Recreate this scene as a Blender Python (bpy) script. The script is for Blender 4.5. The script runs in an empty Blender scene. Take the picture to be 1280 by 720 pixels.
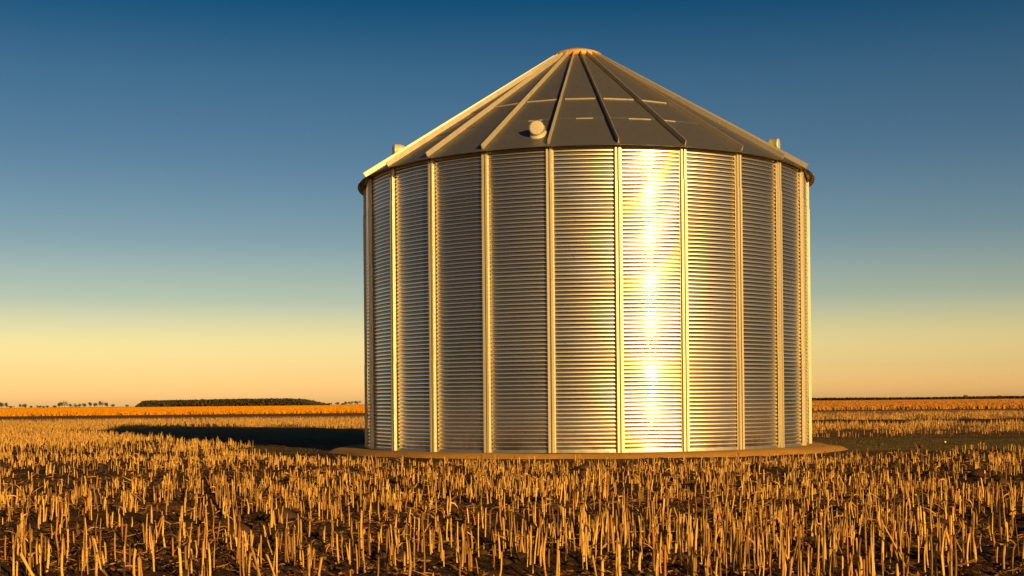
import bpy, math, random
import numpy as np
from mathutils import Vector
random.seed(7)
rng = np.random.default_rng(7)
PI = math.pi
SC = bpy.context.scene
COL = SC.collection

# ------------------------------------------------------------------ helpers
def new_obj(name, verts, faces, mat=None, parent=None, smooth=False, attr=None, loc=None):
    me = bpy.data.meshes.new(name)
    verts = np.asarray(verts, dtype=np.float32).reshape(-1, 3)
    if isinstance(faces, np.ndarray):
        k = faces.shape[1]; nf = faces.shape[0]
        me.vertices.add(len(verts)); me.vertices.foreach_set('co', verts.ravel())
        me.loops.add(nf * k); me.loops.foreach_set('vertex_index', faces.astype(np.int32).ravel())
        me.polygons.add(nf)
        me.polygons.foreach_set('loop_start', np.arange(0, nf * k, k, dtype=np.int32))
        me.update(calc_edges=True)
    else:
        me.from_pydata([tuple(map(float, v)) for v in verts], [], faces)
        me.update()
    if smooth:
        me.polygons.foreach_set('use_smooth', np.ones(len(me.polygons), dtype=bool))
    if attr is not None:
        a = me.attributes.new('tint', 'FLOAT', 'POINT')
        a.data.foreach_set('value', np.asarray(attr, dtype=np.float32))
    if mat: me.materials.append(mat)
    o = bpy.data.objects.new(name, me); COL.objects.link(o)
    if parent: o.parent = parent
    if loc is not None: o.location = loc
    return o

def tag(o, label=None, cat=None, group=None, kind=None):
    if label: o['label'] = label
    if cat: o['category'] = cat
    if group: o['group'] = group
    if kind: o['kind'] = kind
    return o

def empty(name, loc):
    o = bpy.data.objects.new(name, None); COL.objects.link(o); o.location = loc
    o.empty_display_size = .3
    return o

def merge(parts):
    V = []; F = []; n = 0
    for v, f in parts:
        v = [tuple(p) for p in v]; V += v
        F += [tuple(i + n for i in q) for q in f]; n += len(v)
    return V, F

def vnoise(x, y, seed=0):
    """smooth 2-D value noise, numpy, 0..1"""
    xi = np.floor(x).astype(np.int64); yi = np.floor(y).astype(np.int64)
    xf = x - xi; yf = y - yi
    xf = xf * xf * (3 - 2 * xf); yf = yf * yf * (3 - 2 * yf)
    def h(a, b):
        n = (a * 374761393 + b * 668265263 + seed * 974634777) & 0x7fffffff
        n = ((n ^ (n >> 13)) * 1274126177) & 0x7fffffff
        return ((n ^ (n >> 16)) & 0xffff) / 65535.0
    return (h(xi, yi) * (1 - xf) + h(xi + 1, yi) * xf) * (1 - yf) + (h(xi, yi + 1) * (1 - xf) + h(xi + 1, yi + 1) * xf) * yf

# ------------------------------------------------------------------ camera (level, rolled a touch)
CAMH = 0.97
cam = bpy.data.cameras.new('camera'); camo = bpy.data.objects.new('camera', cam); COL.objects.link(camo)
cam.sensor_width = 36; cam.lens = 45.0; cam.shift_y = 0.1122
cam.clip_start = 0.05; cam.clip_end = 30000
camo.location = (0, 0, CAMH)
camo.rotation_euler = (PI / 2, 0, 0)
camo.rotation_mode = 'XYZ'
from mathutils import Matrix
ROLL = math.radians(0.55)
camo.matrix_world = Matrix.Translation((0, 0, CAMH)) @ Matrix.Rotation(ROLL, 4, 'Y') @ Matrix.Rotation(PI / 2, 4, 'X')
SC.camera = camo

# ------------------------------------------------------------------ light
SUN_AZ = math.radians(29.3)       # from -Y towards +X
SUN_EL = math.radians(11.6)
sd = Vector((math.sin(SUN_AZ) * math.cos(SUN_EL), -math.cos(SUN_AZ) * math.cos(SUN_EL), math.sin(SUN_EL)))
sun = bpy.data.lights.new('sun', 'SUN'); suno = bpy.data.objects.new('sun', sun); COL.objects.link(suno)
sun.energy = 5.0; sun.angle = math.radians(0.5); sun.color = (1.0, 0.62, 0.19)
suno.rotation_euler = sd.to_track_quat('Z', 'Y').to_euler()
suno.location = (20, -30, 20)

w = bpy.data.worlds.new('World'); SC.world = w; w.use_nodes = True
nt = w.node_tree; nt.nodes.clear()
N = nt.nodes; L = nt.links
out = N.new('ShaderNodeOutputWorld'); bg = N.new('ShaderNodeBackground'); L.new(bg.outputs[0], out.inputs[0])
sky = N.new('ShaderNodeTexSky'); sky.sky_type = 'NISHITA'; sky.sun_disc = False
sky.sun_elevation = SUN_EL; sky.sun_rotation = math.atan2(sd.x, sd.y)
sky.altitude = 200; sky.air_density = 1.0; sky.dust_density = 1.2; sky.ozone_density = 1.5
bg.inputs[1].default_value = 0.052
# evening grade of the sky by elevation angle
tc = N.new('ShaderNodeTexCoord'); sep = N.new('ShaderNodeSeparateXYZ'); L.new(tc.outputs['Generated'], sep.inputs[0])
mr = N.new('ShaderNodeMapRange'); mr.inputs['From Min'].default_value = 0; mr.inputs['From Max'].default_value = 0.4
L.new(sep.outputs['Z'], mr.inputs['Value'])
ramp = N.new('ShaderNodeValToRGB'); L.new(mr.outputs[0], ramp.inputs[0])
#SKYGRADE
stops = [(0.0, (0.9143, 0.5716, 0.3304)), (0.0172, (0.9143, 0.5716, 0.3304)), (0.0656, (0.6543, 0.469, 0.2947)), (0.1233, (0.557, 0.4229, 0.2686)), (0.2009, (0.3268, 0.2966, 0.2599)), (0.3162, (0.191, 0.2116, 0.2237)), (0.4667, (0.1151, 0.1567, 0.1914)), (0.612, (0.0702, 0.1275, 0.1665)), (0.7443, (0.013, 0.083, 0.1311)), (1.0, (0.0104, 0.0664, 0.1049))]
#ENDGRADE
cr = ramp.color_ramp
cr.elements[0].position = stops[0][0]; cr.elements[0].color = (*stops[0][1], 1)
cr.elements[1].position = stops[-1][0]; cr.elements[1].color = (*stops[-1][1], 1)
for p, c in stops[1:-1]:
    e = cr.elements.new(p); e.color = (*c, 1)
mul = N.new('ShaderNodeVectorMath'); mul.operation = 'MULTIPLY'
L.new(sky.outputs[0], mul.inputs[0]); L.new(ramp.outputs[0], mul.inputs[1]); sc4 = N.new('ShaderNodeVectorMath'); sc4.operation = 'SCALE'; sc4.inputs['Scale'].default_value = 4.0
L.new(mul.outputs[0], sc4.inputs[0]); 
# the afterglow grade is for the sky away from the sun; towards the sun the plain sky shows
dt = N.new('ShaderNodeVectorMath'); dt.operation = 'DOT_PRODUCT'; L.new(tc.outputs['Generated'], dt.inputs[0]); dt.inputs[1].default_value = (sd.x, sd.y, 0)
mr2 = N.new('ShaderNodeMapRange'); mr2.interpolation_type = 'SMOOTHSTEP'
for k_, v_ in (('From Min', -.2), ('From Max', .8), ('To Min', 1.0), ('To Max', .7)): mr2.inputs[k_].default_value = v_
L.new(dt.outputs['Value'], mr2.inputs['Value'])
mul2 = N.new('ShaderNodeVectorMath'); mul2.operation = 'SCALE'; L.new(sc4.outputs[0], mul2.inputs[0]); L.new(mr2.outputs[0], mul2.inputs['Scale'])
L.new(mul2.outputs[0], bg.inputs[0])

SC.view_settings.view_transform = 'Standard'; SC.view_settings.look = 'None'
SC.view_settings.exposure = 0.62; SC.view_settings.gamma = 1.0
SC.view_settings.use_curve_mapping = False
SC.cycles.max_bounces = 6

# ------------------------------------------------------------------ materials
def mat(name):
    m = bpy.data.materials.new(name); m.use_nodes = True
    t = m.node_tree; b = t.nodes['Principled BSDF']
    return m, t, b, t.nodes, t.links
def math_node(n, l, op, a, b=None, clamp=False):
    x = n.new('ShaderNodeMath'); x.operation = op; x.use_clamp = clamp
    for i, v in enumerate((a, b)):
        if v is None: continue
        if isinstance(v, (int, float)): x.inputs[i].default_value = v
        else: l.new(v, x.inputs[i])
    return x.outputs[0]
def mixc(n, l, fac, a, b):
    x = n.new('ShaderNodeMix'); x.data_type = 'RGBA'
    if isinstance(fac, (int, float)): x.inputs[0].default_value = fac
    else: l.new(fac, x.inputs[0])
    for i, v in ((6, a), (7, b)):
        if isinstance(v, tuple): x.inputs[i].default_value = (*v, 1)
        else: l.new(v, x.inputs[i])
    return x.outputs[2]
def noise(n, l, vec, scale, detail=3, rough=.55):
    x = n.new('ShaderNodeTexNoise'); x.inputs['Scale'].default_value = scale
    x.inputs['Detail'].default_value = detail; x.inputs['Roughness'].default_value = rough
    if vec is not None: l.new(vec, x.inputs['Vector'])
    return x.outputs['Fac']
def smoothstep(n, l, v, a, b):
    x = n.new('ShaderNodeMapRange'); x.interpolation_type = 'SMOOTHSTEP'
    x.inputs['From Min'].default_value = a; x.inputs['From Max'].default_value = b
    l.new(v, x.inputs['Value']); return x.outputs[0]

def galvanised(name, base, rough, metallic=1.0, var=.08, spangle=22, dark=.25):
    m, t, b, n, l = mat(name)
    geo = n.new('ShaderNodeTexCoord').outputs['Object']
    info = n.new('ShaderNodeObjectInfo').outputs['Random']
    vor = n.new('ShaderNodeTexVoronoi'); vor.inputs['Scale'].default_value = spangle; l.new(geo, vor.inputs['Vector'])
    sp = n.new('ShaderNodeSeparateColor'); l.new(vor.outputs['Color'], sp.inputs[0])
    n1 = noise(n, l, geo, 1.3, 4)
    # rain streaks: noise stretched along z
    mp = n.new('ShaderNodeMapping'); mp.inputs['Scale'].default_value = (7, 7, .35); l.new(geo, mp.inputs[0])
    st = noise(n, l, mp.outputs[0], 1.6, 4, .6)
    st2 = smoothstep(n, l, st, .48, .72)
    v = math_node(n, l, 'MULTIPLY', sp.outputs[0], var)
    r1 = math_node(n, l, 'ADD', rough - var * .5, v)
    r2 = math_node(n, l, 'MULTIPLY_ADD', n1, .16); r2.node.inputs[2].default_value = -.08
    r3 = math_node(n, l, 'ADD', r1, r2)
    r4 = math_node(n, l, 'MULTIPLY_ADD', info, .06); r4.node.inputs[2].default_value = -.03
    l.new(math_node(n, l, 'ADD', r3, r4, True), b.inputs['Roughness'])
    f = math_node(n, l, 'MULTIPLY', st2, dark)
    c = mixc(n, l, f, base, tuple(x * .5 for x in base))
    c2 = mixc(n, l, math_node(n, l, 'MULTIPLY', info, .14), c, tuple(x * .72 for x in base))
    l.new(c2, b.inputs['Base Color']); b.inputs['Metallic'].default_value = metallic
    bp = n.new('ShaderNodeBump'); bp.inputs['Strength'].default_value = .08; bp.inputs['Distance'].default_value = .01
    l.new(noise(n, l, geo, 9, 2), bp.inputs['Height']); l.new(bp.outputs[0], b.inputs['Normal'])
    return m
def wall_mat():
    m, t, b, n, l = mat('galvanised_corrugated')
    g = n.new('ShaderNodeTexCoord').outputs['Object']; info = n.new('ShaderNodeObjectInfo').outputs['Random']
    mp = n.new('ShaderNodeMapping'); mp.inputs['Scale'].default_value = (5, 5, .3); l.new(g, mp.inputs[0])
    st = smoothstep(n, l, noise(n, l, mp.outputs[0], 1.5, 4, .6), .5, .75)
    big = noise(n, l, g, .9, 3)
    base = (.80, .74, .60)
    c = mixc(n, l, math_node(n, l, 'MULTIPLY', st, .14), base, (.50, .42, .30))
    # every sheet (panel x course) weathered a little differently; scuffs and a dull splash of soil at the foot
    sz = n.new('ShaderNodeSeparateXYZ'); l.new(g, sz.inputs[0]); Z = sz.outputs[2]
    crs = math_node(n, l, 'FLOOR', math_node(n, l, 'DIVIDE', math_node(n, l, 'SUBTRACT', Z, 4.682), 1.54))
    wn = n.new('ShaderNodeTexWhiteNoise'); wn.noise_dimensions = '1D'
    l.new(math_node(n, l, 'ADD', math_node(n, l, 'MULTIPLY', info, 97.0), crs), wn.inputs['W'])
    c = mixc(n, l, math_node(n, l, 'MULTIPLY', wn.outputs['Value'], .42), c, (.46, .43, .38))
    sc_ = noise(n, l, g, 7, 5, .7)
    c = mixc(n, l, math_node(n, l, 'MULTIPLY', smoothstep(n, l, sc_, .63, .70), .5), c, (.34, .30, .24))
    spl = math_node(n, l, 'MULTIPLY', smoothstep(n, l, Z, .42, .02), smoothstep(n, l, noise(n, l, g, 3.5, 5, .65), .38, .62))
    c = mixc(n, l, math_node(n, l, 'MULTIPLY', spl, .55), c, (.30, .19, .09))
    l.new(c, b.inputs['Base Color']); b.inputs['Metallic'].default_value = 1.0
    cp = n.new('ShaderNodeVectorMath'); cp.operation = 'CROSS_PRODUCT'; cp.inputs[0].default_value = (0, 0, 1); l.new(g, cp.inputs[1])
    vt = n.new('ShaderNodeVectorTransform'); vt.vector_type = 'VECTOR'; vt.convert_from = 'OBJECT'; vt.convert_to = 'WORLD'; l.new(cp.outputs[0], vt.inputs[0])
    nm = n.new('ShaderNodeVectorMath'); nm.operation = 'NORMALIZE'; l.new(vt.outputs[0], nm.inputs[0]); l.new(nm.outputs[0], b.inputs['Tangent'])
    b.inputs['Anisotropic'].default_value = .62; b.inputs['Anisotropic Rotation'].default_value = 0.0
    r = math_node(n, l, 'MULTIPLY_ADD', big, .02); r.node.inputs[2].default_value = .275
    l.new(r, b.inputs['Roughness'])
    g2 = n.new('ShaderNodeBsdfAnisotropic'); l.new(c, g2.inputs['Color'])
    r2 = math_node(n, l, 'MULTIPLY_ADD', big, .004); r2.node.inputs[2].default_value = .14
    l.new(r2, g2.inputs['Roughness'])
    mx = n.new('ShaderNodeMixShader'); mx.inputs[0].default_value = .38
    l.new(b.outputs[0], mx.inputs[1]); l.new(g2.outputs[0], mx.inputs[2])
    l.new(mx.outputs[0], n['Material Output'].inputs[0])
    return m
M_WALL = wall_mat()
M_STIFF = galvanised('galvanised_stiffener', (.58, .50, .35), .44, .45, spangle=40)
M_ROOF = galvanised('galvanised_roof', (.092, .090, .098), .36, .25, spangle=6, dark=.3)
M_RIB = galvanised('galvanised_roof_rib', (.44, .38, .29), .38, .4)
M_CAP = galvanised('weathered_cap', (.52, .29, .08), .5, .1)
M_VENT = galvanised('vent_metal', (.62, .55, .42), .5, .4)
M_STRIP = galvanised('lap_strip_metal', (.40, .35, .27), .45, .2)
M_BOLT = galvanised('bolt_metal', (.35, .33, .30), .45, .9)

def ground_mat():
    m, t, b, n, l = mat('field_soil')
    g = n.new('ShaderNodeNewGeometry').outputs['Position']
    s = n.new('ShaderNodeSeparateXYZ'); l.new(g, s.inputs[0])
    X, Y = s.outputs[0], s.outputs[1]
    dist = n.new('ShaderNodeVectorMath'); dist.operation = 'LENGTH'; l.new(g, dist.inputs[0]); D = dist.outputs['Value']
    nf = noise(n, l, g, 14, 6, .65); nm = noise(n, l, g, 1.1, 4); nl = noise(n, l, g, .06, 3)
    soil = mixc(n, l, nf, (.014, .007, .004), (.065, .032, .014))
    soil = mixc(n, l, smoothstep(n, l, nm, .45, .75), soil, (.10, .048, .018))
    # chaff scattered on the soil
    vo = n.new('ShaderNodeTexVoronoi'); vo.inputs['Scale'].default_value = 38; l.new(g, vo.inputs['Vector'])
    fl = math_node(n, l, 'LESS_THAN', vo.outputs['Distance'], .2)
    fl = math_node(n, l, 'MULTIPLY', fl, smoothstep(n, l, nf, .45, .6))
    soil = mixc(n, l, fl, soil, (.42, .26, .09))
    # residue cover of the farther stubble
    far_st = mixc(n, l, noise(n, l, g, .9, 5, .7), (.16, .075, .018), (.46, .26, .07))
    c = mixc(n, l, smoothstep(n, l, D, 22, 70), soil, far_st)
    # bare strips across the field
    wob = math_node(n, l, 'MULTIPLY_ADD', noise(n, l, g, .03, 2), 16); wob.node.inputs[2].default_value = -8
    Yw = math_node(n, l, 'ADD', Y, wob)
    b1 = math_node(n, l, 'MULTIPLY', smoothstep(n, l, Yw, 106, 112), smoothstep(n, l, Yw, 150, 138))
    c = mixc(n, l, math_node(n, l, 'MULTIPLY', b1, .9), c, (.13, .05, .02))
    right = smoothstep(n, l, X, 6, 14)
    b2 = math_node(n, l, 'MULTIPLY', smoothstep(n, l, Yw, 50, 52), smoothstep(n, l, Yw, 62, 59))
    c = mixc(n, l, math_node(n, l, 'MULTIPLY', math_node(n, l, 'MULTIPLY', b2, right), .92), c, (.03, .014, .008))
    # smooth far field: golden on the left, browner on the right
    mpp = n.new('ShaderNodeMapping'); mpp.inputs['Scale'].default_value = (.002, .012, 1); l.new(g, mpp.inputs[0])
    fb = noise(n, l, mpp.outputs[0], 3, 4)
    farL = mixc(n, l, fb, (.62, .27, .02), (.72, .36, .035))
    farR = mixc(n, l, fb, (.26, .10, .02), (.55, .28, .06))
    side = smoothstep(n, l, math_node(n, l, 'DIVIDE', X, Y), .0, .16)
    far = mixc(n, l, side, farL, farR)
    c = mixc(n, l, smoothstep(n, l, Yw, 138, 150), c, far)
    # ploughed ground at the very back, right side
    b3 = math_node(n, l, 'MULTIPLY', smoothstep(n, l, Y, 850, 1000), side)
    c = mixc(n, l, b3, c, (.05, .02, .012))
    # short grass of the clearing round the bin
    dx = math_node(n, l, 'DIVIDE', math_node(n, l, 'SUBTRACT', X, 6.8), 13.2)
    dy = math_node(n, l, 'DIVIDE', math_node(n, l, 'SUBTRACT', Y, 28.2), 5.2)
    e = math_node(n, l, 'ADD', math_node(n, l, 'MULTIPLY', dx, dx), math_node(n, l, 'MULTIPLY', dy, dy))
    e = math_node(n, l, 'ADD', e, math_node(n, l, 'MULTIPLY_ADD', noise(n, l, g, .8, 3), .4)); 
    cl = smoothstep(n, l, e, 1.25, 1.12)
    grass = mixc(n, l, nm, (.070, .052, .012), (.13, .088, .020))
    c = mixc(n, l, cl, c, grass)
    l.new(c, b.inputs['Base Color']); b.inputs['Roughness'].default_value = 1.0
    b.inputs['Specular IOR Level'].default_value = .1
    bp = n.new('ShaderNodeBump'); bp.inputs['Distance'].default_value = .05
    near = smoothstep(n, l, D, 120, 15)
    l.new(math_node(n, l, 'MULTIPLY', near, .7), bp.inputs['Strength'])
    l.new(nf, bp.inputs['Height']); l.new(bp.outputs[0], b.inputs['Normal'])
    return m

def straw_mat(name, a, bcol, c3):
    m, t, b, n, l = mat(name)
    at = n.new('ShaderNodeAttribute'); at.attribute_name = 'tint'
    oi = n.new('ShaderNodeObjectInfo').outputs['Random']
    f = math_node(n, l, 'FRACT', math_node(n, l, 'ADD', at.outputs['Fac'], oi))
    g = n.new('ShaderNodeTexCoord').outputs['Object']
    ns = noise(n, l, g, 30, 3, .6)
    c = mixc(n, l, f, a, bcol)
    c = mixc(n, l, smoothstep(n, l, f, .8, .95), c, c3)
    c = mixc(n, l, math_node(n, l, 'MULTIPLY', smoothstep(n, l, ns, .5, .75), .55), c, tuple(x * .45 for x in a))
    l.new(c, b.inputs['Base Color']); b.inputs['Roughness'].default_value = .65
    b.inputs['Specular IOR Level'].default_value = .3
    return m
M_STALK = straw_mat('dry_stalk', (.14, .060, .014), (.78, .46, .12), (.32, .12, .03))
M_LEAF = straw_mat('dry_leaf', (.36, .20, .06), (.60, .38, .13), (.20, .09, .03))
M_LITTER = straw_mat('litter', (.13, .05, .018), (.38, .19, .055), (.05, .02, .009))
def simple(name, col, rough=.9, var=.5, scale=6):
    m, t, b, n, l = mat(name)
    g = n.new('ShaderNodeTexCoord').outputs['Object']
    l.new(mixc(n, l, noise(n, l, g, scale, 4), tuple(x * (1 - var) for x in col), tuple(min(1, x * (1 + var)) for x in col)), b.inputs['Base Color'])
    b.inputs['Roughness'].default_value = rough; b.inputs['Specular IOR Level'].default_value = .2
    return m
M_PAD = simple('packed_dirt', (.30, .155, .036), .95, .35, 2.2)
_t = M_PAD.node_tree; _b = _t.nodes['Principled BSDF']; _bp = _t.nodes.new('ShaderNodeBump'); _bp.inputs['Strength'].default_value = .35; _bp.inputs['Distance'].default_value = .03
_n = _t.nodes.new('ShaderNodeTexNoise'); _n.inputs['Scale'].default_value = 12; _n.inputs['Detail'].default_value = 6
_tc = _t.nodes.new('ShaderNodeTexCoord'); _t.links.new(_tc.outputs['Object'], _n.inputs['Vector'])
_t.links.new(_n.outputs['Fac'], _bp.inputs['Height']); _t.links.new(_bp.outputs[0], _b.inputs['Normal'])
M_GRASS = simple('short_grass', (.10, .072, .017), .9, .5, 3)
M_TREE = simple('tree_leaves', (.055, .045, .022), .9, .5, .3)
M_WOOD = simple('wood_canopy', (.042, .038, .026), .95, .45, .02)
M_DARK = simple('far_hedge', (.035, .018, .012), .95, .4, .02)
M_TRUNK = simple('bark', (.10, .06, .035))
M_STONE = simple('dark_stone', (.05, .035, .025)); M_WSTONE = simple('pale_stone', (.7, .66, .6), .8, .1)
M_SOILCLOD = simple('soil_clod', (.05, .026, .013), 1, .6, 9)

# ------------------------------------------------------------------ ground: one polar sheet to the horizon
BX, BY = 1.55, 26.85      # axis of the bin
R = 4.54
def clearing(x, y):
    return ((x - 6.8) / 13.2) ** 2 + ((y - 28.2) / 5.2) ** 2 + .4 * (vnoise(x * .8, y * .8, 5))
def gheight(x, y):
    d = np.hypot(x, y)
    h = (vnoise(x * 3.1, y * 3.1, 1) - .5) * .05 + (vnoise(x * 9, y * 9, 2) - .5) * .045 + (vnoise(x * 21, y * 21, 3) - .5) * .022
    h += (vnoise(x * .7, y * .7, 4) - .5) * .06
    fade = np.clip((90 - d) / 60, 0, 1)
    cl = np.clip((clearing(x, y) - 1.0) / .3, 0, 1) * .85 + .15
    db = np.hypot(x - BX, y - BY)
    cl = cl * np.clip((db - 5.0) / .8, 0.05, 1)
    return h * fade * cl
rad = [0.3]
while rad[-1] < 9500:
    r = rad[-1]
    rad.append(r * (1.03 if r < 5.5 else 1.004 if r < 20 else 1.01 if r < 70 else 1.035))
rad = np.array(rad)
ang = np.concatenate([np.radians(np.arange(-33, 33.01, .16)), np.radians(np.arange(36, 326.5, 3.5))])
A, Rr = np.meshgrid(ang, rad)
gx = np.sin(A) * Rr; gy = np.cos(A) * Rr
gz = gheight(gx, gy)
nr, na = A.shape
gv = np.stack([gx, gy, gz], -1).reshape(-1, 3)
ii, jj = np.meshgrid(np.arange(nr - 1), np.arange(na), indexing='ij')
j2 = (jj + 1) % na
gf = np.stack([ii * na + jj, ii * na + j2, (ii + 1) * na + j2, (ii + 1) * na + jj], -1).reshape(-1, 4)[:, ::-1]
cidx = len(gv)
gnd = new_obj('ground', gv, gf, ground_mat(), smooth=True)
tag(gnd, kind='structure')

# round pad of packed dirt under the bin
PADZ = .085
pv = []; pf = []
prs = [0.0, 3.0, 4.4, 4.72, 4.88, 4.98, 5.06, 5.13, 5.25]
NA = 120
for k, pr in enumerate(prs):
    for j in range(NA):
        a = 2 * PI * j / NA
        wob = 1 + (.03 * math.sin(3 * a + 1) + .015 * math.sin(7 * a)+ .008 * math.sin(17 * a)) * (pr > 4.85)
        z = PADZ if pr < 4.9 else (PADZ - .006 if pr < 5.0 else .06 if pr < 5.1 else .02 if pr < 5.2 else -.05)
        z += (.007 * math.sin(5 * a + pr * 3) + .004 * math.sin(13 * a)) * (pr > 4.7)
        pv.append((pr * wob * math.sin(a), pr * wob * math.cos(a), z))
for k in range(len(prs) - 1):
    for j in range(NA):
        pf.append((k * NA + j, k * NA + (j + 1) % NA, (k + 1) * NA + (j + 1) % NA, (k + 1) * NA + j)[::-1])
pad = new_obj('dirt_pad', pv, pf, M_PAD, smooth=True, loc=(BX, BY, 0)); tag(pad, kind='structure')

# ------------------------------------------------------------------ the grain bin
ZB = PADZ + .003
WALL_TOP = 5.47
PER = (WALL_TOP - ZB) / 75; CORR = [(0.0, -.0085), (.05, -.0080), (.16, -.0035), (.27, .0020), (.34, .0040), (.42, .0045), (.60, .0038), (.78, .0024), (.85, .0008), (.93, -.0050)]
silo = empty('grain_bin', (BX, BY, ZB))
tag(silo, 'round galvanised steel grain bin with corrugated walls, vertical stiffeners and a ribbed conical roof', 'grain bin')
CAMAZ = math.atan2(0 - BX, -(0 - BY))      # azimuth of camera from the bin (from -Y to +X)
def pol(r, th, z):
    """th measured at the bin axis from the camera direction, positive to the right"""
    a = CAMAZ + th
    return (r * math.sin(a), -r * math.cos(a), z - ZB)
STEP = 2 * PI / 24
def hexbolt(c, t, nrm, up, s=.010, h=.008):
    V = []; 
    for hh in (0, h):
        for i in range(6):
            a = i * PI / 3
            V.append(tuple(c[q] + t[q] * s * math.cos(a) + up[q] * s * math.sin(a) + nrm[q] * hh for q in range(3)))
    F = [(i, (i + 1) % 6, 6 + (i + 1) % 6, 6 + i) for i in range(6)] + [tuple(range(6, 12))]
    return V, F
joints = [WALL_TOP - .70, WALL_TOP - 2.24, WALL_TOP - 3.78]
nz = 75 * len(CORR)
for k in range(24):
    th0 = k * STEP - STEP / 2; th1 = th0 + STEP
    V = []; F = []
    NT = 15
    pr_ = random.Random(100 + k)
    dent = [(pr_.uniform(.2, .8), pr_.uniform(.5, 5), pr_.uniform(-.0003, .0003) * (k not in (0, 1, 2)), pr_.uniform(.15, .4)) for _ in range(5)]
    for i in range(nz + 1):
        ct, cr_ = CORR[i % len(CORR)]
        z = ZB + PER * (i // len(CORR) + ct)
        lap = sum(.0035 for jz in joints if z < jz)    # lower sheets lap outside the one above
        nearj = min(abs(z - jz) for jz in joints)
        a_ = 1 if nearj > .036 else .85
        for j in range(NT):
            u = j / (NT - 1)
            r = R + a_ * cr_ 
            for (du, dz, da, ds) in dent:
                q = ((u - du) / .235) ** 2 + ((z - dz) / ds) ** 2
                if q < 6: r += da * math.exp(-q)
            V.append(pol(r, th0 + (th1 - th0) * u, z))
    for i in range(nz):
        for j in range(NT - 1):
            F.append((i * NT + j, i * NT + j + 1, (i + 1) * NT + j + 1, (i + 1) * NT + j))
    new_obj('wall_panel', V, F, M_WALL, silo, smooth=True)

def loft(profile, frames):
    """profile list of (t, r); frames: function giving point for (t, r) at each station"""
    V = []; F = []; n = len(profile)
    for fr in frames:
        for (t, r) in profile: V.append(fr(t * .80, r))
    for i in range(len(frames) - 1):
        for j in range(n - 1):
            F.append((i * n + j, i * n + j + 1, (i + 1) * n + j + 1, (i + 1) * n + j))
    F.append(tuple(range(n))[::-1]); F.append(tuple(range((len(frames) - 1) * n, len(frames) * n)))
    return V, F
prof_up = [(-.088, .009), (-.070, .010), (-.068, .060), (-.026, .060), (-.023, .014), (.009, .014), (.012, .060), (.060, .060), (.063, .010), (.088, .009)]
prof_lo = [(-.088, .011), (-.072, .012), (-.069, .066), (-.018, .066), (-.014, .014), (.012, .014), (.016, .066), (.069, .066), (.072, .012), (.088, .011)]
for k in range(24):
    th = k * STEP + STEP / 2
    er = pol(1, th, ZB); et = (-er[1], er[0], 0)
    q = random.Random(k)
    zs = WALL_TOP - .66 - q.uniform(-.04, .05)
    zm = WALL_TOP - 3.7 - q.uniform(-.1, .1)
    parts = []
    for (za, zb, pf_, ex) in ((zs, WALL_TOP + .005, prof_up, 0), (zm, zs + .04, prof_lo, 0.002), (ZB, zm + .04, prof_lo, .006)):
        def mk(z, ex=ex):
            return lambda t, r: tuple((R + r + ex) * er[i] + t * et[i] + (0, 0, z - ZB)[i] for i in range(3))
        parts.append(loft(pf_, [mk(za), mk(zb)]))
    bp = parts
    z = ZB + .06
    while z < WALL_TOP:
        for t in (-.064, .064):
            c = tuple((R + .014) * er[i] + t * et[i] + (0, 0, z - ZB)[i] for i in range(3))
            bp.append(hexbolt(c, et, er, (0, 0, 1)))
        z += PER * 2
    new_obj('stiffener', *merge(bp), M_STIFF, silo)

# base angle ring
V, F = [], []
for j in range(144):
    a = 2 * PI * j / 144
    for (r, z) in ((R + .012, ZB + .045), (R + .016, ZB + .045), (R + .018, ZB + .004), (R + .055, ZB + .003), (R + .055, ZB - .001)):
        V.append(pol(r, a, z))
for j in range(144):
    for i in range(4):
        F.append((j * 5 + i, j * 5 + i + 1, ((j + 1) % 144) * 5 + i + 1, ((j + 1) % 144) * 5 + i))
new_obj('base_ring', V, F, M_BOLT, silo)

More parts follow.
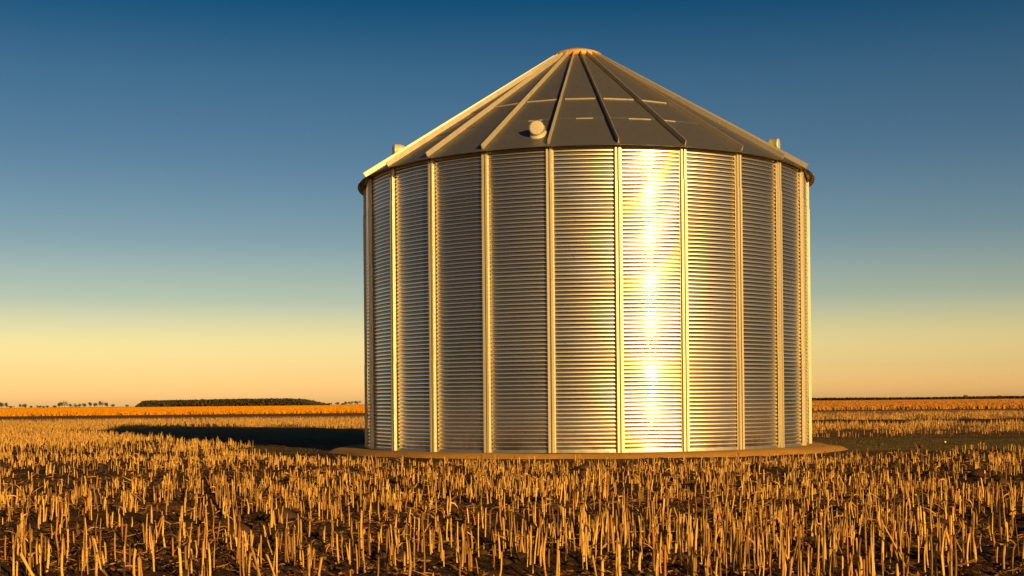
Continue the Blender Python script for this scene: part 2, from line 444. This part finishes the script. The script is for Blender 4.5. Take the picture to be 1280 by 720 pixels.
# roof
RE = 4.71; ZE = 5.43; RC = .44; SL = .637
def rp(r, th, h=0):
    """point on the roof cone at radius r, h above it; apex sits slightly to the left"""
    f = (RE - r) / (RE - RC)
    nx = SL / math.hypot(SL, 1); nz_ = 1 / math.hypot(SL, 1)
    p = pol(r + h * nx, th, ZE + (RE - r) * SL + h * nz_)
    return (p[0] - .11 * f, p[1], p[2])
seams = {}
for k in range(24):
    th0 = k * STEP - STEP / 2; th1 = th0 + STEP
    V = []; F = []; q = random.Random(500 + k)
    # stations down slope: (radius, height)
    stn = [(RC, .016), (1.4, .016), (2.72, .016), (2.735, .0135), (2.742, .008), (3.58, .008), (3.595, .006), (3.602, 0), (4.2, 0), (RE, 0)]
    NT = 9
    for (r, h) in stn:
        for j in range(NT):
            u = j / (NT - 1)
            sag = -.010 * math.sin(PI * u) * (r / RE) * q.uniform(.8, 1.2)
            V.append(rp(r, th0 + (th1 - th0) * u, h + sag))
    for (dr, dz) in ((.002, -.010), (-.015, -.012)):       # turned-down drip edge
        for j in range(NT):
            u = j / (NT - 1); p = pol(RE + dr, th0 + (th1 - th0) * u, ZE + dz); V.append(p)
    n = len(stn) + 2
    for i in range(n - 1):
        for j in range(NT - 1):
            F.append((i * NT + j, (i + 1) * NT + j, (i + 1) * NT + j + 1, i * NT + j + 1))
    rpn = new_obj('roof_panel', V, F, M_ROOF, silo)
    # narrow bright lap strips at the two sheet joints
    for (rs, hb, wd, hh) in ((2.76, .016, .026, .010), (3.62, .008, .014, .005)):
        if k not in ((22, 23, 0, 1, 2) if rs < 3 else (23, 0, 1, 2)): continue
        u = q.uniform(.06, .12) if rs < 3 else q.uniform(.08, .5)
        u2 = q.uniform(.88, .94) if rs < 3 else u + q.uniform(.2, .45)
        V = []; F = []
        for uu in np.linspace(u, u2, 5):
            tt = th0 + STEP * uu; sg = -.010 * math.sin(PI * uu) * (rs / RE)
            for (dr, dh) in ((-wd, hb + .002), (-wd * .5, hb + hh), (0, hb + hh), (.002, hb - .010)): V.append(rp(rs + dr, tt, dh + sg))
        for i in range(4):
            for j in range(3): F.append((i * 4 + j, i * 4 + j + 1, i * 4 + 5 + j, i * 4 + 4 + j))
        new_obj('lap_strip', V, F, M_STRIP, rpn)
for k in range(24):
    th = k * STEP + STEP / 2
    V = []; F = []
    pr_ = [(-.020, -.002), (-.012, .088), (.001, .090), (.024, -.002)]
    for r in np.linspace(RC + .02, RE - .05, 6):
        er = pol(1, th, ZB); et = (-er[1], er[0], 0)
        sc = .7 + .3 * (r / RE)
        for (t, h) in pr_:
            p = rp(r, th, h + .004); V.append(tuple(p[i] + et[i] * t * sc * .75 for i in range(3)))
    n = 4
    for i in range(5):
        for j in range(n - 1):
            F.append((i * n + j, (i + 1) * n + j, (i + 1) * n + j + 1, i * n + j + 1))
    F.append(tuple(range(5 * n, 6 * n))); F.append((3, 2, 1, 0))
    new_obj('roof_rib', V, F, M_RIB, silo)
# peak cap
V = []; F = []
ax = rp(RC, 0); cz = ZE + (RE - RC) * SL
cap_prof = [(.475, -.055), (.51, -.045), (.515, .045), (.47, .075), (.42, .085), (.30, .135), (.16, .165), (.0, .175)]
for (r, z) in cap_prof:
    for j in range(40):
        p = pol(r, 2 * PI * j / 40, cz + z + .035); V.append((p[0] - .11, p[1], p[2]))
for i in range(len(cap_prof) - 1):
    for j in range(40):
        F.append((i * 40 + j, i * 40 + (j + 1) % 40, (i + 1) * 40 + (j + 1) % 40, (i + 1) * 40 + j))
new_obj('peak_cap', V, F, M_CAP, silo, smooth=True)
# eave ring inside under the roof edge
V = []; F = []
for j in range(96):
    a = 2 * PI * j / 96
    for (r, z) in ((R + .02, WALL_TOP - .03), (R + .075, WALL_TOP - .035), (R + .12, WALL_TOP - .02)):
        V.append(pol(r, a, z))
for j in range(96):
    for i in range(2):
        F.append((j * 3 + i, j * 3 + i + 1, ((j + 1) % 96) * 3 + i + 1, ((j + 1) % 96) * 3 + i))
new_obj('eave_ring', V, F, M_BOLT, silo)
# roof vents: a rounded hood on a short neck, open mouth facing outward
for thd in (-10.7, 70, 169, -70):
    th = math.radians(thd); r0 = 4.28 if abs(thd) < 60 else 4.0 if thd > -60 else 3.92
    b0 = Vector(rp(r0, th, .0)); er = Vector(pol(1, th, ZB)); et = Vector((-er[1], er[0], 0)); up = Vector((0, 0, 1))
    def ring(cx, rr, cz_, n=20):
        return [tuple(b0 + er * cx + up * (cz_ - .02 + rr * .92 * math.sin(2 * PI * i / n)) + et * rr * .92 * math.cos(2 * PI * i / n)) for i in range(n)]
    rings = [(-.17, .02, .13), (-.155, .075, .135), (-.11, .12, .14), (-.04, .142, .14), (.08, .145, .14), (.085, .150, .14), (.10, .150, .14)]
    V = []; F = []
    for (cx, rr, c_) in rings: V += ring(cx, rr, c_)
    for i in range(len(rings) - 1):
        for j in range(20):
            F.append((i * 20 + j, i * 20 + (j + 1) % 20, (i + 1) * 20 + (j + 1) % 20, (i + 1) * 20 + j))
    F.append(tuple(range(20))[::-1])
    # neck and flashing
    n0 = len(V); 
    nb = [(.15, -.06), (.15, .03), (.12, .04), (.115, .12)]
    for (rr, zz) in nb:
        for j in range(20):
            a = 2 * PI * j / 20
            p = b0 + er * (rr * math.cos(a) - .04) + et * rr * math.sin(a)
            zz2 = zz - (rr * math.cos(a) - .04) * SL * (1 if zz < .1 else 0)
            V.append(tuple(p + up * zz2))
    for i in range(3):
        for j in range(20):
            F.append((n0 + i * 20 + j, n0 + i * 20 + (j + 1) % 20, n0 + (i + 1) * 20 + (j + 1) % 20, n0 + (i + 1) * 20 + j))
    vt = new_obj('roof_vent', V, F, M_VENT, silo, smooth=True)
    V = ring(.096, .142, .14) + ring(.115, .125, .14) + ring(.118, .05, .14)
    F = [(i * 20 + j, i * 20 + (j + 1) % 20, (i + 1) * 20 + (j + 1) % 20, (i + 1) * 20 + j) for i in range(2) for j in range(20)] + [tuple(range(40, 60))]
    new_obj('vent_cover', V, F, M_VENT, vt)

# ------------------------------------------------------------------ stubble
def shadow_gap(x, y):
    # gap in the stubble shaped after the bin's cast shadow, to deepen that shade
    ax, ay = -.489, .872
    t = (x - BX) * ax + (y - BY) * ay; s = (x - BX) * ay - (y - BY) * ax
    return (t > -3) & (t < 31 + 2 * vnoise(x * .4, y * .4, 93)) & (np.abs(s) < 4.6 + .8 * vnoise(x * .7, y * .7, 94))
def in_field(x, y):
    db = np.hypot(x - BX, y - BY)
    ok = (clearing(x, y) > 1.22) & (db > 6.7 + .6 * vnoise(x * .9, y * .9, 95)) & ~shadow_gap(x, y)
    ok &= ~((x > 4) & (y > 33) & (vnoise(x * 1.1, y * .6, 91) < .5))
    ok &= ~((x > 6 + 3 * vnoise(y * .3, x * .0)) & (y > 52) & (y < 60))
    return ok
def scatter(ymin, ymax, dens, k=.42, marg=1.5, seed=0):
    """rows running away from the camera, clumped and gappy"""
    rg = np.random.default_rng(seed)
    area = (k * (ymax ** 2 - ymin ** 2)) + 2 * marg * (ymax - ymin)
    n = int(area * dens * 2.2)
    u = rg.random(n)
    y = np.sqrt(ymin ** 2 + u * (ymax ** 2 - ymin ** 2))
    x = (rg.random(n) * 2 - 1) * (k * y + marg)
    # snap to rows 0.38 m apart which run slightly leftwards away from the camera
    ca, sa = math.cos(math.radians(14)), math.sin(math.radians(14))
    s = x * ca + y * sa; t = -x * sa + y * ca
    s = np.round(s / .30) * .30 + rg.normal(0, .065, n)
    x = s * ca - t * sa; y = s * sa + t * ca
    p = np.clip((vnoise(x * .55, y * .55, 11) - .12) * 1.7, .12, 1) * (.3 + .7 * (vnoise(x * 2.7, y * 2.7, 12) > .4)) * (.25 + .75 * ((vnoise(x * 1.2, y * .5, 13) > .3) | (y < 15)))
    p = np.where(y < 13, np.maximum(p, .22), p)
    keep = (rg.random(n) < p) & in_field(x, y) & (y > ymin - .4)
    return x[keep], y[keep]
def hgt(x, y):
    return np.interp(np.hypot(x, y), [7, 11, 18, 40, 110], [.190, .148, .110, .14, .18])
def build_stalks(x, y, sides, rad_s, hmean, seed, nodes=False):
    rg = np.random.default_rng(seed); n = len(x)
    h = np.clip(rg.normal(1, .30, n), .3, 1.8) * hgt(x, y)
    r = np.clip(rg.normal(1, .25, n), .5, 1.7) * rad_s
    la = rg.random(n) * 2 * PI; lm = np.abs(rg.normal(0, .07, n)); big = rg.random(n) < .035; lm[big] += rg.random(big.sum()) * .6
    lx = np.cos(la) * lm; ly = np.sin(la) * lm
    bx = rg.normal(0, .03, n); by = rg.normal(0, .03, n)
    ts = [0, .3, .33, .36, .7, 1.0] if nodes else [0, .5, 1.0]
    rs = [1.15, .95, 1.2, .95, .9, .85] if nodes else [1.1, .95, .85]
    z0 = gheight(x, y) - .02
    a0 = rg.random(n) * 2 * PI
    K = len(ts)
    V = np.zeros((n, K * sides + 1, 3), dtype=np.float32)
    for i, (t, q) in enumerate(zip(ts, rs)):
        cx = x + lx * h * t + bx * h * 4 * t * (1 - t); cy = y + ly * h * t + by * h * 4 * t * (1 - t); cz = z0 + h * t * np.sqrt(np.maximum(.3, 1 - lm ** 2))
        for s in range(sides):
            a = a0 + 2 * PI * s / sides
            V[:, i * sides + s, 0] = cx + np.cos(a) * r * q
            V[:, i * sides + s, 1] = cy + np.sin(a) * r * q
            V[:, i * sides + s, 2] = cz + (np.cos(a * 1 + a0) * r * 1.2 if i == K - 1 else 0)
    V[:, -1] = V[:, (K - 1) * sides:K * sides].mean(1); V[:, -1, 2] -= .006
    f = []
    for i in range(K - 1):
        for s in range(sides):
            a, b = i * sides + s, i * sides + (s + 1) % sides
            f.append((a, b, b + sides)); f.append((a, b + sides, a + sides))
    for s in range(sides): f.append(((K - 1) * sides + s, (K - 1) * sides + (s + 1) % sides, K * sides))
    f = np.array(f); nv = K * sides + 1
    F = (f[None] + (np.arange(n) * nv)[:, None, None]).reshape(-1, 3)
    return V.reshape(-1, 3), F, np.repeat(rg.random(n), nv), (lx, ly, h, z0)
def build_ribbons(px, py, pz, ang0, elev, length, width, curl, seed, K=5):
    """thin curved dry leaves; arrays of one value per leaf"""
    rg = np.random.default_rng(seed); n = len(px)
    V = np.zeros((n, K * 2, 3), dtype=np.float32)
    cx, cy, cz = px.copy(), py.copy(), pz.copy(); e = elev.copy(); a = ang0.copy()
    tw = rg.random(n) * PI
    for i in range(K):
        wd = width * (1 - (i / (K - 1)) ** 2 * .85) * .5
        sx = -np.sin(a) * np.cos(tw); sy = np.cos(a) * np.cos(tw); sz = np.sin(tw) * .6
        V[:, 2 * i] = np.stack([cx + sx * wd, cy + sy * wd, cz + sz * wd], -1)
        V[:, 2 * i + 1] = np.stack([cx - sx * wd, cy - sy * wd, cz - sz * wd], -1)
        st = length / (K - 1)
        cx = cx + np.cos(a) * np.cos(e) * st; cy = cy + np.sin(a) * np.cos(e) * st; cz = cz + np.sin(e) * st
        e = e + curl; a = a + rg.normal(0, .35, n); tw = tw + rg.normal(0, .4, n)
    f = np.array([(2 * i, 2 * i + 1, 2 * i + 3, 2 * i + 2) for i in range(K - 1)])
    F = (f[None] + (np.arange(n) * K * 2)[:, None, None]).reshape(-1, 4)
    return V.reshape(-1, 3), F, np.repeat(rg.random(n), K * 2)

DENS = 33.0
# the nearest stalks are things of their own
x, y = scatter(6.6, 20.0, DENS, k=.43, marg=.6, seed=21)
xa, ya = scatter(6.6, 9.5, DENS * .9, k=.43, marg=.6, seed=27); x = np.concatenate([x, xa]); y = np.concatenate([y, ya])
vis = np.abs(x) < .405 * y + .05
order = np.argsort(np.where(vis & (y > 7.0), y, 1e9))
near_idx = order[:300]
mask = np.ones(len(x), bool); mask[near_idx] = False
variants = []
GRP = 'cut corn stalks standing nearest the camera'
LAB = {'up': 'straight upright golden cut corn stalk in the dark soil nearest the camera',
       'lean': 'golden cut corn stalk tipped clearly to one side in the soil nearest the camera',
       'leaf': 'golden cut corn stalk with a torn curling leaf on it, nearest the camera'}
def proto_stalk(i):
    q = np.random.default_rng(900 + i)
    V, F, T, _ = build_stalks(np.array([0.]), np.array([0.]), 8, .0062, .31, 900 + i, nodes=True)
    V[:, 2] -= V[:, 2].min(); V[:, 2] *= .26 / V[:, 2].max()
    # take out the lean so that the object's own rotation sets it
    k = V[:, 2:3] / V[:, 2].max(); top = V[-9:-1].mean(0); V[:, :2] -= k * top[:2]
    return V, F, T
protos = []
for i in range(12):
    V, F, T = proto_stalk(i)
    o = new_obj('cut_stalk', V, F, M_STALK, attr=T)
    if i >= 7:
        q = np.random.default_rng(i); m_ = 1
        V2, F2, T2 = build_ribbons(np.zeros(m_) + .006, np.zeros(m_), q.uniform(.10, .24, m_), q.random(m_) * 6.28, q.uniform(.3, 1.1, m_), q.uniform(.10, .20, m_), q.uniform(.014, .024, m_), q.uniform(-.75, -.2, m_), i)
        new_obj('leaf', V2, F2, M_LEAF, o, attr=T2)
    protos.append([o, False])
qr = random.Random(4)
for n_, i in enumerate(near_idx):
    px, py = float(x[i]), float(y[i])
    vi = qr.choice([0, 1, 2, 3, 4] * 5 + [5, 6, 7, 8, 9, 10, 11])
    src, used = protos[vi]
    if used:
        o = src.copy(); COL.objects.link(o)
        for ch in src.children:
            c = ch.copy(); COL.objects.link(c); c.parent = o
    else:
        o = src; protos[vi][1] = True
    lean = abs(qr.gauss(0, .07)) if vi < 5 or vi >= 7 else qr.uniform(.22, .5)
    az = qr.uniform(0, 6.28)
    o.location = (px, py, float(gheight(np.array([px]), np.array([py]))[0]) - .02)
    o.rotation_euler = (lean * math.cos(az), lean * math.sin(az), qr.uniform(0, 6.28))
    s = qr.uniform(.65, 1.3); o.scale = (s, s, min(1.7, max(.35, qr.gauss(1.0, .30))) * float(hgt(px, py)) / .235)
    tag(o, LAB['leaf' if vi >= 7 else 'lean' if vi >= 5 else 'up'], 'corn stalk', GRP)
# the rest of the stubble in depth bands, one object
VV = []; FF = []; TT = []; off = 0
def addm(V, F, T):
    global off
    if F.shape[1] == 4:
        F = np.concatenate([F[:, [0, 1, 2]], F[:, [0, 2, 3]]])
    VV.append(V); FF.append(F + off); TT.append(T); off += len(V)
xr, yr = x[mask], y[mask]
V, F, T, ex = build_stalks(xr, yr, 6, .0056, .31, 31, nodes=False); addm(V, F, T)
x2, y2 = scatter(20, 45, DENS, seed=22); V, F, T, ex2 = build_stalks(x2, y2, 4, .0064, .31, 32); T = np.where(V[:, 0] < 2, .3 + .5 * T, T); addm(V, F, T)
x3, y3 = scatter(45, 84, DENS * .75, seed=23); V, F, T, ex3 = build_stalks(x3, y3, 3, .010, .32, 33); T = np.where(V[:, 0] < 4, .32 + .36 * T, T * .9); addm(V, F, T)
# leaves on those stalks
for (xx, yy, e_, fr, sd_) in ((xr, yr, ex, .28, 41), (x2, y2, ex2, .3, 42)):
    q = np.random.default_rng(sd_); s = q.random(len(xx)) < fr
    lx, ly, h, z0 = (a[s] for a in e_); t = q.uniform(.3, .95, s.sum())
    V, F, T = build_ribbons(xx[s] + lx * h * t, yy[s] + ly * h * t, z0 + h * t, q.random(s.sum()) * 6.28, q.uniform(-.6, 1.2, s.sum()), q.uniform(.05, .17, s.sum()), q.uniform(.010, .022, s.sum()), q.uniform(-.7, .1, s.sum()), sd_)
    addm(V, F, T)
st = new_obj('stubble', np.concatenate(VV), np.concatenate(FF), M_STALK, attr=np.concatenate(TT))
tag(st, 'golden corn stubble covering the harvested field', 'stubble', kind='stuff')
# litter of leaves and chopped stalk on the soil
def litter(ymin, ymax, n, seed, wmul=1):
    q = np.random.default_rng(seed)
    y = np.sqrt(ymin ** 2 + q.random(n) * (ymax ** 2 - ymin ** 2)); x = (q.random(n) * 2 - 1) * (.44 * y + .8)
    k = (vnoise(x * 1.3, y * 1.3, 51) > .36) & in_field(x, y); x, y = x[k], y[k]; m = len(x)
    z = gheight(x, y) + q.uniform(.003, .035, m)
    return build_ribbons(x, y, z, q.random(m) * 6.28, q.normal(.1, .25, m), np.clip(q.exponential(.035, m) + .015, .015, .18), q.uniform(.005, .022, m) * wmul, q.normal(-.04, .12, m), seed + 1)
VV = []; FF = []; TT = []; off = 0
addm(*litter(6.4, 14, 24000, 61)); addm(*litter(14, 30, 22000, 62, 1.3)); addm(*litter(30, 60, 14000, 63, 2))
li = new_obj('crop_litter', np.concatenate(VV), np.concatenate(FF), M_LITTER, attr=np.concatenate(TT))
tag(li, 'chopped leaves and straw lying over the dark soil', 'crop litter', kind='stuff')
# soil clods
q = np.random.default_rng(71); n = 11000
y = np.sqrt(6.4 ** 2 + q.random(n) * (22 ** 2 - 6.4 ** 2)); x = (q.random(n) * 2 - 1) * (.44 * y + .8)
k = in_field(x, y) & (vnoise(x, y, 72) > .35); x, y = x[k], y[k]; n = len(x)
ico = np.array([(1, 0, 0), (-1, 0, 0), (0, 1, 0), (0, -1, 0), (0, 0, 1), (0, 0, -1), (.7, .7, .4), (-.7, .7, .3), (-.6, -.7, .4), (.7, -.6, .4)])
fi = np.array([(0, 6, 4), (6, 2, 4), (2, 7, 4), (7, 1, 4), (1, 8, 4), (8, 3, 4), (3, 9, 4), (9, 0, 4), (0, 2, 6), (2, 1, 7), (1, 3, 8), (3, 0, 9)])
s = q.exponential(.016, n) + .010
V = ico[None] * s[:, None, None] * q.uniform(.6, 1.3, (n, 10, 1)) * np.array([1, 1, .7])
V[:, :, 0] += x[:, None]; V[:, :, 1] += y[:, None]; V[:, :, 2] += (gheight(x, y) + s * .15)[:, None]
F = (fi[None] + (np.arange(n) * 10)[:, None, None]).reshape(-1, 3)
tag(new_obj('soil_clods', V.reshape(-1, 3), F, M_SOILCLOD), 'loose dark clods of soil between the stalks', 'soil', kind='stuff')
# short grass of the clearing
q = np.random.default_rng(81); n = 60000
x = q.uniform(-11, 22, n); y = q.uniform(22.5, 34, n)
k = (clearing(x, y) < 1.3) & (np.hypot(x - BX, y - BY) > 5.6); x, y = x[k], y[k]
k = vnoise(x * 1.5, y * 1.5, 82) > .3; x, y = x[k], y[k]; n = len(x)
V, F, T = build_ribbons(x, y, gheight(x, y) - .003, q.random(n) * 6.28, q.uniform(.5, 1.4, n), q.uniform(.015, .05, n), np.full(n, .008), q.normal(-.2, .2, n), 83, K=3)
tag(new_obj('short_grass', V, F, M_GRASS, attr=T), 'short olive grass of the bare clearing beside the bin', 'grass', kind='stuff')

# stones on the clearing
def stone(px, py, s, m, label, seed):
    q = np.random.default_rng(seed); V = []; F = []
    nl, ns = 7, 12
    for i in range(nl + 1):
        for j in range(ns):
            a = PI * i / nl; b_ = 2 * PI * j / ns
            k = 1 + .14 * math.sin(3 * b_ + seed + i) + q.normal(0, .05)
            V.append((s[0] * k * math.sin(a) * math.cos(b_), s[1] * k * math.sin(a) * math.sin(b_), s[2] * k * math.cos(a) + s[2] * .7))
    for i in range(nl):
        for j in range(ns):
            F.append((i * ns + j, (i + 1) * ns + j, (i + 1) * ns + (j + 1) % ns, i * ns + (j + 1) % ns))
    z = float(gheight(np.array([px]), np.array([py]))[0])
    tag(new_obj('stone', V, F, m, smooth=True, loc=(px, py, z)), label, 'stone')
stone(7.75, 26.9, (.06, .05, .035), M_STONE, 'dark flat stone lying on the olive clearing close to the dirt pad', 1)
stone(8.05, 25.2, (.05, .05, .05), M_STONE, 'dark lump of stone at the near edge of the olive clearing', 2)
stone(9.6, 28.4, (.024, .022, .022), M_WSTONE, 'tiny white stone on the olive clearing right of the grain bin', 3)

# ------------------------------------------------------------------ far trees
def pix(px, d):      # world x of a photograph column at distance d
    return (px - 640) / 1600 * d
def tree_geo(h, wdt, seed, n=420, leaf=.05, trunk=True):
    q = np.random.default_rng(seed)
    nb = 6; bc = np.stack([q.normal(0, wdt * .25, nb), q.normal(0, wdt * .25, nb), h * q.uniform(.45, .8, nb)], -1); br = q.uniform(.22, .34, nb) * wdt
    idx = q.integers(0, nb, n); d = q.normal(0, 1, (n, 3)); d /= np.linalg.norm(d, axis=1)[:, None]
    p = bc[idx] + d * (br[idx] * q.random(n) ** .4)[:, None] * np.array([1, 1, .8])
    p[:, 2] = np.clip(p[:, 2], h * .12, h)
    a = q.normal(0, 1, (n, 3)); b_ = q.normal(0, 1, (n, 3)); s = leaf * h * q.uniform(.6, 1.5, n)[:, None]
    a = a / np.linalg.norm(a, axis=1)[:, None] * s; b_ = b_ / np.linalg.norm(b_, axis=1)[:, None] * s
    V = np.stack([p - a, p + b_, p + a, p - b_], 1).reshape(-1, 3)
    F = np.arange(n * 4).reshape(n, 4)
    return V, F
def trunk_geo(h, seed):
    q = random.Random(seed); V = []; F = []
    def limb(p0, p1, r0, r1):
        n0 = len(V); d = (Vector(p1) - Vector(p0)).normalized(); u = d.orthogonal().normalized(); v = d.cross(u)
        for p, r in ((p0, r0), (p1, r1)):
            for i in range(6):
                a = i * PI / 3; V.append(tuple(Vector(p) + u * r * math.cos(a) + v * r * math.sin(a)))
        for i in range(6): F.append((n0 + i, n0 + (i + 1) % 6, n0 + 6 + (i + 1) % 6, n0 + 6 + i))
    limb((0, 0, -.2), (0, 0, h * .4), h * .04, h * .03)
    for i in range(5):
        a = q.uniform(0, 6.28); limb((0, 0, h * .35), (math.cos(a) * h * .28, math.sin(a) * h * .28, h * q.uniform(.6, .85)), h * .025, h * .008)
    return V, F
TD = 1500
protos_t = []
# px, height px, width px
tr = [(2, 5, 10), (8, 4.5, 6), (13, 2.5, 5), (27, 3.5, 6), (32, 4, 6), (38, 2.2, 5), (47, 2.2, 6), (54, 2, 5), (59, 2.2, 5), (68, 2.5, 6), (74, 4, 6), (81, 5, 8), (89, 4, 6), (94, 2.5, 5), (99, 3.6, 6),
      (106, 3.6, 6), (112, 4.2, 6), (118, 4.6, 7), (128, 5, 7), (134, 4.4, 5), (140, 2.8, 6), (158, 2.2, 5),
      (411, 2.4, 8), (421, 2.6, 7), (428, 2.0, 6), (433, 3.2, 6), (440, 3.0, 6), (447, 3.8, 7), (1207, 3.5, 8), (1250, 3.2, 9)]
pos_lab = {0: 'dark tall tree at the far left edge of the picture on the horizon',
    11: 'tallest rounded tree near the middle of the distant row left of the dark wood',
    18: 'tall tree near the right end of the distant row left of the dark wood',
    28: 'small bump of a tree just right of the grain bin',
    29: 'small bump of a tree on the horizon near the right picture edge'}
for i, (px, hp, wp) in enumerate(tr):
    d = TD + (i * 37 % 11) * 18
    h = hp / 1600 * d * 1.7; wd = wp / 1600 * d
    if i < 5:
        V, F = tree_geo(1, 1.3, 300 + i); V2, F2 = trunk_geo(1, i)
        root = empty('far_tree', (0, 0, 0))
        new_obj('crown', V, F, M_TREE, root); new_obj('trunk', V2, F2, M_TRUNK, root)
        protos_t.append(root); o = root
    else:
        src = protos_t[i % 5]; o = src.copy(); COL.objects.link(o)
        for ch in src.children:
            c = ch.copy(); COL.objects.link(c); c.parent = o
    o.location = (pix(px, d), d, -.3); o.rotation_euler = (0, 0, i * 1.7); o.scale = (wd / 1.3 * 1.35, wd / 1.3, h)
    if i in pos_lab: tag(o, pos_lab[i], 'tree', 'small trees on the far horizon')
    elif i < 22: tag(o, 'small dark tree in the distant scattered row left of the dark wood', 'tree', 'small trees on the far horizon')
    else: tag(o, 'low dark tree on the horizon between the dark wood and the grain bin', 'tree', 'small trees on the far horizon')
def wood(name, prof, d, depth, n, leaf, m, label, seed, hmul=1):
    """a far wood as one mass: leaf clumps filling a block whose top follows the profile (px column, px height)"""
    q = np.random.default_rng(seed); pxs = [p[0] for p in prof]; hs = [p[1] for p in prof]
    u = q.uniform(pxs[0], pxs[-1], n); dd = d + q.random(n) ** 1.5 * depth
    hh = np.interp(u, pxs, hs) / 1600 * d * hmul
    hh = hh * (.90 + .12 * vnoise(u * .45, dd * .02, seed))
    z = hh * (1 - q.random(n) ** 1.6 * .99)
    p = np.stack([(u - 640) / 1600 * d, dd, z - .2], -1)
    a = q.normal(0, 1, (n, 3)); b_ = q.normal(0, 1, (n, 3)); s = leaf * q.uniform(.6, 1.4, n)[:, None]
    a = a / np.linalg.norm(a, axis=1)[:, None] * s; b_ = b_ / np.linalg.norm(b_, axis=1)[:, None] * s
    V = np.stack([p - a, p + b_, p + a, p - b_], 1).reshape(-1, 3)
    tag(new_obj(name, V, np.arange(n * 4).reshape(n, 4), m), label, 'wood', kind='stuff')
wood('far_wood', [(169, 1), (174, 5.5), (180, 8), (195, 8), (225, 8.2), (250, 8.7), (300, 9), (358, 8.8), (370, 7.2), (382, 4.2), (394, 1.5)], 1700, 140, 26000, 1.3, M_WOOD,
     'long dark wood with a flat top on the horizon left of the grain bin', 1)
wood('far_hedge', [(940, 2), (1016, 3.2), (1100, 2.8), (1180, 2.6), (1230, 3.2), (1330, 3.2), (1420, 3)], 1900, 80, 9000, 1.3, M_DARK,
     'thin dark line of trees along the horizon right of the grain bin', 2)

# knee-high pale crop standing on the far fields (tufts), left golden, right browner
def far_crop(name, pxa, pxb, za, zb, n, m, label, seed, hh=.36):
    q = np.random.default_rng(seed)
    z = np.exp(q.uniform(math.log(za), math.log(zb), n)); u = q.uniform(pxa, pxb, n); x = (u - 640) / 1600 * z
    wd = (.03 + z * .0005) * q.uniform(.5, 1.3, n); h = hh * q.uniform(.8, 1.05, n); a = q.normal(0, .7, n)
    dx = np.cos(a) * wd; dy = np.sin(a) * wd; t = q.normal(0, .12, n)
    V = np.stack([np.stack([x - dx, z - dy, 0 * x - .01], -1), np.stack([x + dx, z + dy, 0 * x - .01], -1),
                  np.stack([x + dx * .6 + t, z + dy * .6 + t, h], -1), np.stack([x - dx * .6 + t, z - dy * .6 + t, h * q.uniform(.7, 1, n)], -1)], 1).reshape(-1, 3)
    tag(new_obj(name, V, np.arange(n * 4).reshape(n, 4), m, attr=np.repeat(q.random(n), 4)), label, 'crop', kind='stuff')
M_GOLD = straw_mat('golden_crop', (.42, .175, .006), (.46, .20, .008), (.38, .15, .005))
M_BROWN = straw_mat('brown_crop', (.24, .10, .02), (.40, .20, .045), (.15, .06, .015))
for m_ in (M_GOLD, M_BROWN): m_.node_tree.nodes['Principled BSDF'].inputs['Specular IOR Level'].default_value = 0
far_crop('golden_crop', -500, 720, 145, 1450, 120000, M_GOLD, 'smooth golden crop on the far field left of the grain bin', 1)
far_crop('brown_crop', 720, 1750, 118, 1450, 110000, M_BROWN, 'brownish gold crop on the far field right of the grain bin', 2)
